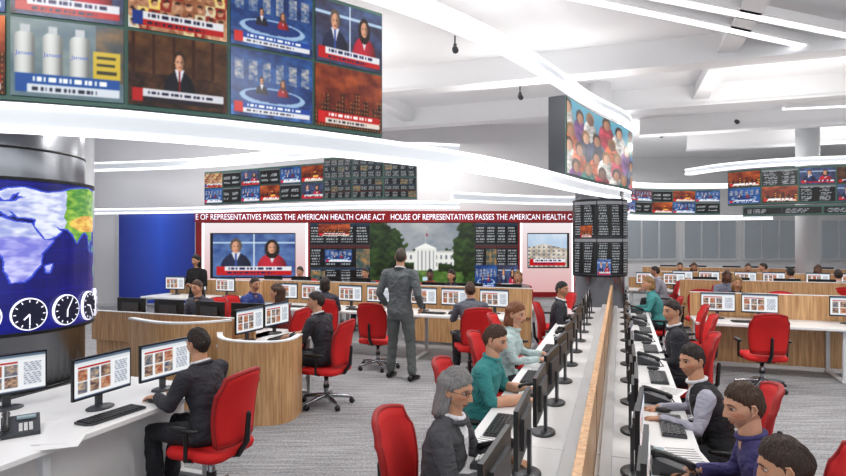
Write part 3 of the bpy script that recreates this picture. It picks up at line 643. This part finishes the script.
# ---------------------------------------------------------------- curved oak screens
def smooth(pts,it=3):
    P=[Vector(p) for p in pts]
    for _ in range(it):
        Q=[P[0]]
        for a,b in zip(P[:-1],P[1:]): Q+= [a.lerp(b,.25),a.lerp(b,.75)]
        Q.append(P[-1]); P=Q
    return P
def normals(P):
    N=[]
    for i in range(len(P)):
        t=(P[min(i+1,len(P)-1)]-P[max(i-1,0)]).normalized(); N.append(Vector((t.y,-t.x)))
    return N
def strip(B,P,z0,z1,off0,off1,mt,sm=False):
    N=normals(P); B.loft([[(*(p+n*off0),z0),(*(p+n*off0),z1),(*(p+n*off1),z1),(*(p+n*off1),z0)] for p,n in zip(P,N)],mt,sm)
B=MB(); P=smooth([(-3.55,6.75),(-3.0,6.35),(-2.6,6.35),(-2.25,6.6)]); strip(B,P,0,.97,0,-.06,WOOD,); strip(B,P,.97,.99,.006,-.066,WHITE); B.build('curved_wood_counter')
B=MB(); P=smooth([(-2.35,6.4),(-2.2,6.0),(-1.9,5.82),(-1.55,5.8),(-1.38,5.95),(-1.36,6.3)]); strip(B,P,0,.86,0,-.05,WOOD); strip(B,P,.86,.875,.006,-.056,WHITE); B.build('curved_wood_counter')
row(-1.85,6.72,FL,1.0,.72,mons=(-.2,.35),kbs=(.1,),name='office_desk')
row(-3.1,7.5,FC,2.6,.75,mons=(-1.0,-.42,.25,.9),kbs=(0,),modesty=True,screen=.97)
chair(X(252,7.9),7.9,FA+20)
# ---------------------------------------------------------------- rows at the back and right
row(-.75,9.45,FA,4.6,.8,mons=(-1.9,-1.35,-.6,-.05,.75,1.3,1.95),kbs=(-1.6,-.3,1.0),screen=None)
row(.9,10.3,FC,2.3,.7,mons=(-.7,0,.7),screen=1.08,modesty=True)
row(-1.9,11.9,FC,3.6,.8,mons=(-1.4,-.7,0,.7,1.4),screen=1.05)
row(-4.6,11.6,FA,2.4,.8,mons=(-.8,-.2,.5),screen=1.05)
chair(X(378,8.4),8.4,FA); chair(X(430,11.9)-1.0,12.6,FC); chair(X(556,9.6),9.6,FL+30)
row(5.75,7.80,FA,3.6,.80,mons=(-1.45,-.90,.2,.75,1.4),kbs=(-1.1,.5),screen=1.10,modesty=True)
chair(X(762,7.25),7.25,FA+8)
row(7.6,11.4,FC,4.4,.8,mons=(-1.8,-1.2,-.4,.2,1.1,1.7),screen=1.08,modesty=True)
row(8.2,13.4,FA,4.6,.8,mons=(-1.8,-1.2,-.4,.2,1.1,1.7),screen=1.08)
row(9.4,16.5,FC,5.5,.8,mons=(-2,-1.3,-.4,.3,1.2,2),screen=1.08)
row(5.6,13.2,FA,1.4,.7,mons=(-.3,.3),screen=1.0)
for px,d,rz in((785,9.6,FC),(735,12.7,FA),(700,10.6,FA),(770,15.2,FC)): chair(X(px,d),d,rz)
# ---------------------------------------------------------------- ring of hanging screens
rp0=[(-7.2,5.6),(-6.0,4.5),(-4.4,4.0),(-3.1,4.12),(-1.78,4.72),(-.44,5.70),(.75,6.85),(1.9,8.4),(3.1,10.3),(4.2,11.6),(4.75,12.6),(4.4,13.5),(3.4,13.8)]
ring=smooth(rp0+[(2.0,13.2),(.6,12.4)],3); ringu=smooth(rp0,3)
def rail(name,P,z0,z1,line=True,t=.11,ln=.03):
    B=MB(); strip(B,P,z0,z1,0,-t,GLOW)
    if line: strip(B,P,z0-.015,z0+ln*.6,.010,-t-.010,GLOW2); strip(B,P,z1-ln,z1+.008,.010,-t-.010,GLOW2)
    return B.build(name)
rail('ring_light_rail',ring,2.77,2.955,t=.14); rail('ring_light_rail',ringu,4.42,4.58,t=.14)
BEZ=mat('screen_bezel',(.28,.42,.38),.4); BACK=mat('display_housing',(.30,.31,.33),.35,.6)
def arclen(P):
    s=[0]
    for a,b in zip(P[:-1],P[1:]): s.append(s[-1]+(b-a).length)
    return s
def at(P,S,s):
    s=min(max(s,0),S[-1]-1e-4)
    for i in range(len(S)-1):
        if S[i+1]>=s: return P[i].lerp(P[i+1],(s-S[i])/(S[i+1]-S[i]))
def tilewall(name,P,sa,sb,z0,z1,nc,nr,kinds,thick=.3,res=(64,44),off=.03,whole=False):
    S=arclen(P); B=MB(); pts=[at(P,S,sa+(sb-sa)*i/nc) for i in range(nc+1)]
    N=normals(pts)
    B.loft([[(*(p+n*(off-.02)),z0-.03),(*(p+n*(off-.02)),z1+.03),(*(p-n*(thick-off)),z1+.03),(*(p-n*(thick-off)),z0-.03)] for p,n in zip(pts,N)],BACK,False)
    B.loft([[(*(p+n*(off-.005)),z0-.02),(*(p+n*(off-.005)),z1+.02),(*(p+n*(off-.02)),z1+.02),(*(p+n*(off-.02)),z0-.02)] for p,n in zip(pts,N)],BEZ,False)
    if whole:
        def fn(U,V):
            q=np.clip(U*nc,0,nc-1e-6); i=q.astype(int); f=q-i; px=np.array([p.x for p in pts]); py=np.array([p.y for p in pts]); nx=np.array([n.x for n in N]); ny=np.array([n.y for n in N])
            L=lambda a:a[i]*(1-f)+a[i+1]*f
            return np.stack([L(px)+L(nx)*(off+.01),L(py)+L(ny)*(off+.01),z0+(z1-z0)*V],-1)
        B.grid(fn,res[0],res[1],kinds[0],1); return B.build(name)
    for c in range(nc):
        a,b=pts[c],pts[c+1]; t=(b-a); L=t.length; t=t.normalized(); n=Vector((t.y,-t.x))
        for r in range(nr):
            h=(z1-z0)/nr; za=z0+r*h; g=.014
            def fn(U,V,a=a,t=t,n=n,L=L,za=za,h=h):
                q=g+(L-2*g)*U; return np.stack([a.x+t.x*q+n.x*(off+.008),a.y+t.y*q+n.y*(off+.008),za+g+(h-2*g)*V],-1)
            B.grid(fn,res[0],res[1],kinds[(r*nc+c)%len(kinds)],seed=c*3+r*11)
    return B.build(name)
S=arclen(ring)
def s_at(cond):
    for i,p in enumerate(ring):
        if cond(p): return S[i]
sE=s_at(lambda p:p.x>-.50)-.07; w=.775
kin=['studio','crowd','city','bottles','speaker','studio','city']+['crowd','city','studio2','duo','crowd','studio','duo']
W1=tilewall('video_wall',ring,sE-7*w,sE,3.0,4.22,7,2,kin,.14,(120,84))
sA=s_at(lambda p:p.y>8.85); sB=s_at(lambda p:p.y>12.1)
tilewall('curved_screen',ring,sA,sB,3.0,4.22,8,1,['mosaic'],.30,(190,120),whole=True)
far=smooth([(-9.2,15.3),(-6.0,14.6),(-3.5,13.2),(-1.6,12.2),(-.15,12.0),(.8,12.3)],3)
fs=arclen(far)
def sf(x): 
    for i,p in enumerate(far):
        if p.x>x: return fs[i]
tilewall('video_wall',far,sf(-5.9),sf(-2.4),2.82,3.60,6,2,['mix','text','studio','city','text','duo','crowd','text'],.3,(26,18))
tilewall('video_wall',far,sf(-2.35),sf(-.15),2.82,3.70,3,2,['dash'],.3,(70,44))
rail('ring_light_rail',far,3.80,4.0,t=.2); rail('ring_light_rail',far,2.62,2.74,t=.2)
r2=smooth([(5.6,15.2),(6.3,17.6),(7.6,18.3),(9.6,18.4),(11,17.6)],3); S2=arclen(r2)
tilewall('video_wall',r2,S2[-1]*.28,S2[-1]*.80,2.75,3.5,5,2,['mix','text','city','studio','text','duo'],.3,(26,18)); rail('ring_light_rail',r2,3.6,3.72,t=.2); rail('ring_light_rail',r2,2.55,2.67,t=.2)
r3=smooth([(7.3,15.6),(7.7,14.2),(8.8,13.3),(10.5,12.9),(13,12.6)],3); S3=arclen(r3)
tilewall('video_wall',r3,S3[-1]*.20,S3[-1]*.95,2.80,3.62,7,2,['studio','city','text','mix','speaker','crowd'],.3,(32,24)); rail('ring_light_rail',r3,3.72,3.86,t=.2)
tilewall('ticker_display',r3,S3[-1]*.25,S3[-1]*.95,2.52,2.71,3,1,['text'],.2,(80,10))
# ---------------------------------------------------------------- columns
CX,CY,CR=-4.25,5.5,.87
B=MB(); B.cyl((CX,CY,0),(CX,CY,5.2),.80,STEEL,64)
for z in(.55,2.75,3.4): B.cyl((CX,CY,z),(CX,CY,z+.02),.806,DARK,64)
B.build('steel_column')
n0=np.array([.611,-.791]); t0=np.array([.791,.611])
def cylf(p0,p1,z0,z1,R):
    def fn(U,V):
        a=np.radians(p0+(p1-p0)*U); return np.stack([CX+R*(np.cos(a)*n0[0]+np.sin(a)*t0[0]),CY+R*(np.cos(a)*n0[1]+np.sin(a)*t0[1]),z0+(z1-z0)*V],-1)
    return fn
B=MB(); B.grid(cylf(-62,108,1.43,2.46,CR),360,220,'map',3); B.grid(cylf(-62,108,1.10,1.43,CR),60,20,'lowmap',4)
B.grid(cylf(108,298,1.10,2.46,CR),90,30,'lowmap',5)
for z in(1.08,2.46): B.loft([[(CX+r*math.cos(a),CY+r*math.sin(a),zz) for a in [2*math.pi*i/64 for i in range(64)]] for r,zz in((.80,z),(.885,z),(.885,z+.03),(.80,z+.03))],DARK,False,caps=False)
CLK=mat('clock_face',(.07,.08,.20),.4,0,.15); CW=mat('clock_white',(.95,.95,1),.4,0,.8)
for j,(ph,hh,mm) in enumerate(((-26,3,10),(-4,8,5),(18,7,12),(40,6,2),(62,9,10),(84,11,20))):
    a=R_(ph); nn=Vector((*(n0*math.cos(a)+t0*math.sin(a)),0)); tt=Vector((*(t0*math.cos(a)-n0*math.sin(a)),0)); zz=Vector((0,0,1))
    M=Matrix.Translation(Vector((CX,CY,1.27))+nn*(CR+.004))@Matrix((tt,zz,nn)).transposed().to_4x4()
    B.cyl((0,0,0),(0,0,.022),.145,CW,32,M=M,smooth=False); B.cyl((0,0,.01),(0,0,.026),.134,CLK,32,M=M,smooth=False)
    for q in range(12):
        b=2*math.pi*q/12; B.box((.116*math.sin(b),.116*math.cos(b),.029),(.008,.020,.004),CW,M=M,rz=-math.degrees(b))
    for ang,L,wd in((hh*30+mm/2*2.5,.065,.012),(mm*6*2.5,.10,.008)):
        b=R_(ang); B.box((math.sin(b)*L/2,math.cos(b)*L/2,.031),(wd,L,.005),CW,rz=-ang,M=M)
B.build('world_clock_display')
KX,KY=3.72,11.8
B=MB(); B.cyl((KX,KY,0),(KX,KY,2.9),.50,STEEL,48); B.cyl((KX,KY,2.9),(KX,KY,5.2),.22,CEIL,48); B.build('steel_column')
B=MB()
def c2(a0,a1,z0,z1,R=.56):
    def fn(U,V):
        a=np.radians(a0+(a1-a0)*U); return np.stack([KX+R*np.cos(a),KY+R*np.sin(a),z0+(z1-z0)*V],-1)
    return fn
for k in range(3):
    for r in range(2): B.grid(c2(-170+k*58,-114+k*58,1.20+r*.76,1.94+r*.76),70,60,'text',k*3+r)
B.grid(c2(-112,-85,1.20,1.52,.563),30,20,'anchors',1); B.grid(c2(-150,-122,1.96,2.2,.563),30,20,'city',1)
B.loft([[(KX+r*math.cos(a),KY+r*math.sin(a),zz) for a in [2*math.pi*i/48 for i in range(48)]] for r,zz in((.50,1.16),(.55,1.16),(.55,2.74),(.50,2.74))],DARK,False,caps=False)
B.build('column_display')
for x,y in((10.3,15.0),(-8.3,13.6),(13.5,19.5)):
    B=MB(); B.cyl((x,y,0),(x,y,5.2),.28,WMETAL,24); B.build('round_column')
# ---------------------------------------------------------------- room shell
def carpet():
    m=mat('carpet',(.55,.55,.56),.95); nt=m.node_tree; b=nt.nodes['Principled BSDF']
    tc=nt.nodes.new('ShaderNodeTexCoord'); mp=nt.nodes.new('ShaderNodeMapping'); mp.inputs['Rotation'].default_value=(0,0,R_(-AW)); mp.inputs['Scale'].default_value=(1.1,18,1)
    n=nt.nodes.new('ShaderNodeTexNoise'); n.inputs['Scale'].default_value=1.8; n.inputs['Detail'].default_value=5; n.inputs['Distortion'].default_value=.3
    n2=nt.nodes.new('ShaderNodeTexNoise'); n2.inputs['Scale'].default_value=45; n2.inputs['Detail'].default_value=4
    r=nt.nodes.new('ShaderNodeValToRGB'); e=r.color_ramp.elements; e[0].position=.36; e[0].color=(*lin((.42,.42,.43)),1); e[1].position=.64; e[1].color=(*lin((.69,.69,.70)),1)
    nt.links.new(tc.outputs['Object'],mp.inputs[0]); nt.links.new(mp.outputs[0],n.inputs['Vector']); nt.links.new(tc.outputs['Object'],n2.inputs['Vector'])
    mx=nt.nodes.new('ShaderNodeMixRGB'); mx.inputs[0].default_value=.5
    nt.links.new(n.outputs['Fac'],mx.inputs[1]); nt.links.new(n2.outputs['Fac'],mx.inputs[2]); nt.links.new(mx.outputs[0],r.inputs[0]); nt.links.new(r.outputs[0],b.inputs['Base Color']); return m
def slab(name,x0,x1,y0,y1,z0,z1,m):
    B=MB(); B.box(((x0+x1)/2,(y0+y1)/2,(z0+z1)/2),(x1-x0,y1-y0,z1-z0),m); return B.build(name)
CZ=5.2
slab('floor',-10,18,-2,23,-.1,0,carpet()); slab('ceiling',-10,18,-2,23,CZ,CZ+.1,CEIL)
slab('wall_left',-10,-9.9,-2,16,0,CZ,WALL); slab('wall_back',-10,4.9,16,16.15,0,CZ,WALL); slab('wall_return',4.8,4.95,16.15,22.5,0,CZ,WALL)
slab('wall_far',4.9,18,22.5,22.6,0,CZ,WALL); slab('wall_right',17.9,18,-2,22.6,0,CZ,WALL)
slab('baseboard_back',-9.9,4.8,15.97,16,0,.1,WMETAL)
GL=mat('window_glass',(.50,.53,.56),.08,.0,.22,(.60,.62,.64))
for i in range(5):
    x=5.6+i*2.4; B=MB(); B.box((x+1.1,22.46,1.9),(2.2,.06,1.7),WMETAL)
    for k in range(3): B.box((x+.4+k*.7,22.42,1.9),(.62,.03,1.5),GL)
    B.build('window_%d'%(i+1))
def beam(name,a,b,z0,z1,w,m=CEIL):
    B=MB(); a=Vector(a); b=Vector(b); t=(b-a).normalized(); n=Vector((-t.y,t.x))*w/2
    B.loft([[(*(p+n),z0),(*(p-n),z0),(*(p-n),z1),(*(p+n),z1)] for p in(a,b)],m,False)
    n2=n*1.5; B.loft([[(*(p+n2),z0-.04),(*(p-n2),z0-.04),(*(p-n2),z0),(*(p+n2),z0)] for p in(a,b)],m,False)
    return B.build(name)
rv=Vector((.943,-.332)); bv=Vector((.332,.943))
for k,y in enumerate((9.5,12.5,15.5,18.5)):
    c=bv*y/.943; a=c-rv*8; b=c+rv*11
    if k>1: a=c+rv*(.5 if k==2 else 2)
    beam('ceiling_beam_%d'%k,a,b,4.78,5.2,.28)
for k,o in enumerate((-5,1.6,6.5,10.5)):
    c=rv*o+bv*5; beam('ceiling_beam_%d'%(k+4),c,c+bv*(9 if o<3 else 12),4.92,5.2,.2)
def cove(name,pts,z,w=.16):
    P=smooth(pts,3); B=MB(); strip(B,P,z,z+.05,0,-w,GLOW2); strip(B,P,z+.02,z+.14,.06,-w-.06,CEIL); return B.build(name)
cove('cove_light',[(1.2,6.5),(2.26,6.94),(4.18,7.76),(6.7,8.88),(9,10)],4.86,.10); cove('cove_light',[(2.4,6.6),(3.3,6.94),(6.05,8.0),(9,9.2)],4.86,.10)
cove('cove_light',[(8.0,12.4),(10.5,11.8),(14,12.2)],4.8,.10)
for px,d in((455,9.0),(520,12),(490,14.5),(205,12.5),(660,16.5),(735,14.5)):
    z=5.05; x=X(px,d); B=MB(); B.cyl((0,0,z-.06),(0,-.13,z-.13),.05,GREYP,14); B.tube([(0,0,z),(0,0,CZ)],.012,DARK,6,round_=False); B.box((0,0,z-.02),(.05,.08,.06),GREYP); B.build('ceiling_spotlight',(x,d,0))
# ---------------------------------------------------------------- back feature wall
WY=15.9
def zx(py,d=WY): return EYE+(238-py)/F*d
REDW=mat('red_glass',(.50,.05,.07),.3,0,.15)
def flat(B,px0,px1,py0,py1,kind,seed,res,y=WY-.06):
    x0,x1,z0,z1=X(px0,y),X(px1,y),zx(py1,y),zx(py0,y)
    B.grid(lambda U,V:np.stack([x0+(x1-x0)*U,np.full_like(U,y),z0+(z1-z0)*V],-1),res[0],res[1],kind,seed)
def fbox(B,px0,px1,py0,py1,m,y0,y1):
    x0,x1,z0,z1=X(px0,WY),X(px1,WY),zx(py1),zx(py0); B.box(((x0+x1)/2,(y0+y1)/2,(z0+z1)/2),(x1-x0,y1-y0,z1-z0),m)
B=MB(); fbox(B,196,577,211,297,REDW,WY-.02,WY+.1); B.build('feature_wall_panel')
B=MB(); flat(B,370,475,223,290,'whitehouse',2,(260,150),WY-.05); flat(B,310,370,223,290,'dash',1,(120,90),WY-.05); flat(B,475,518,223,290,'dash',7,(90,90),WY-.05)
flat(B,475,497,265,290,'studio',7,(40,30),WY-.06); flat(B,318,350,224,236,'city',7,(40,20),WY-.06); flat(B,498,518,265,290,'duo',7,(40,30),WY-.06); flat(B,325,352,250,262,'studio',9,(40,20),WY-.06)
B.build('video_wall')
for nm,(a,b,c,d,e,f,g,h),kd in(('wall_tv',(203,308,223,292,213,295,234,277),'anchors'),('wall_tv',(520,573,223,292,528,567,234,267),'building')):
    B=MB(); flat(B,a,b,c,d,'pinkglow',1,(20,20),WY-.04); fbox(B,e-1,f+1,g-1,h+1,DARK,WY-.14,WY-.04); flat(B,e,f,g,h,kd,1,(130,80),WY-.15)
    for (p,q,r_,s2) in((a,a+1.5,c,d),(b-1.5,b,c,d)): fbox(B,p,q,r_,s2,GLOW2,WY-.08,WY-.04)
    B.build(nm)
B=MB(); B.box((X(386,WY),WY-.08,2.535),(X(576,WY)-X(197,WY),.10,.27),mat('ticker_red',(.50,.04,.07),.4,0,.28)); tk=B.build('news_ticker')
cu=bpy.data.curves.new('ticker_text','FONT'); cu.body='E OF REPRESENTATIVES PASSES THE AMERICAN HEALTH CARE ACT   HOUSE OF REPRESENTATIVES PASSES THE AMERICAN HEALTH CA'; cu.size=.23; cu.align_x='CENTER'; cu.align_y='CENTER'
to=bpy.data.objects.new('t',cu); bpy.context.scene.collection.objects.link(to)
bpy.context.view_layer.update(); wd=to.dimensions.x
me=bpy.data.meshes.new_from_object(to.evaluated_get(bpy.context.evaluated_depsgraph_get())); bpy.data.objects.remove(to)
me.materials.clear(); me.materials.append(CW); t=put('ticker_text',me,(X(386,WY),WY-.135,2.535),0,0,tk); t.rotation_euler=(R_(90),0,0); sc=(X(575,WY)-X(198,WY))/wd; t.scale=(sc,1,1)
B=MB(); x0,x1=X(119,WY),X(195,WY); B.grid(lambda U,V:np.stack([x0+(x1-x0)*U,np.full_like(U,WY-.01),.1+(2.6)*V],-1),40,40,'blue',1); B.box(((x0+x1)/2,WY+.04,1.4),(x1-x0+.1,.08,2.7),WMETAL); B.build('blue_light_panel')
def label(txt,size,P3,rotz,m,parent,name):
    cu=bpy.data.curves.new(name,'FONT'); cu.body=txt; cu.size=size; cu.align_x='CENTER'; cu.align_y='CENTER'
    to=bpy.data.objects.new('t',cu); bpy.context.scene.collection.objects.link(to); me=bpy.data.meshes.new_from_object(to.evaluated_get(bpy.context.evaluated_depsgraph_get())); bpy.data.objects.remove(to)
    me.materials.clear(); me.materials.append(m); o=put(name,me,P3,0,0,parent); o.rotation_euler=(R_(90),0,rotz); return o
a=at(ring,S,sE-4*w); b=at(ring,S,sE-3*w); tt=(b-a).normalized(); nn=Vector((tt.y,-tt.x)); LB=mat('label_blue',(.2,.35,.7),.5,0,.5)
for u in(.12,.36,.60):
    p=a+tt*(.014+.747*u)+nn*.042; label('Jansen',.045,(p.x,p.y,3.0+.014+.582*.55),math.atan2(tt.y,tt.x),LB,W1,'label')
# ---------------------------------------------------------------- lighting
W=bpy.data.worlds.new('World'); bpy.context.scene.world=W; W.use_nodes=True
W.node_tree.nodes['Background'].inputs[0].default_value=(.93,.96,1,1); W.node_tree.nodes['Background'].inputs[1].default_value=.75
def area(x,y,z,sx,sy,p,rz=0,up=False,name='ceiling_panel_light'):
    l=bpy.data.lights.new(name,'AREA'); l.shape='RECTANGLE'; l.size=sx; l.size_y=sy; l.energy=p; l.color=(1,.975,.94)
    o=bpy.data.objects.new(name,l); bpy.context.scene.collection.objects.link(o); o.location=(x,y,z); o.rotation_euler=(R_(180) if up else 0,0,R_(rz))
for x,y in((-3,1.5),(2.5,1.5),(-6.5,8),(-2.2,8.3),(1.5,7),(5.5,5.5),(-4.5,13.5),(0.5,14.6),(7.8,10.5),(12,9),(8,16),(13,16),(7,20.5)):
    area(x,y,4.72,2.6,.35,92,AW)
# added upward fill lights without fixtures, only to brighten the ceiling
for x,y in((-2,9.5),(2.2,10),(6.5,10),(11,10),(7,16),(12,16),(-5,13),(1,5.5),(6,4.5),(-5,7.5)):
    area(x,y,3.95,2.5,1.2,40,AW,True,'ceiling_fill')
# ---------------------------------------------------------------- camera
cam=bpy.data.cameras.new('camera'); co=bpy.data.objects.new('camera',cam); bpy.context.scene.collection.objects.link(co)
cam.sensor_width=36; cam.lens=36*F/846; co.location=(0,0,EYE); co.rotation_euler=(R_(90),0,0); cam.clip_end=100
bpy.context.scene.camera=co
bpy.context.scene.view_settings.view_transform='Standard'
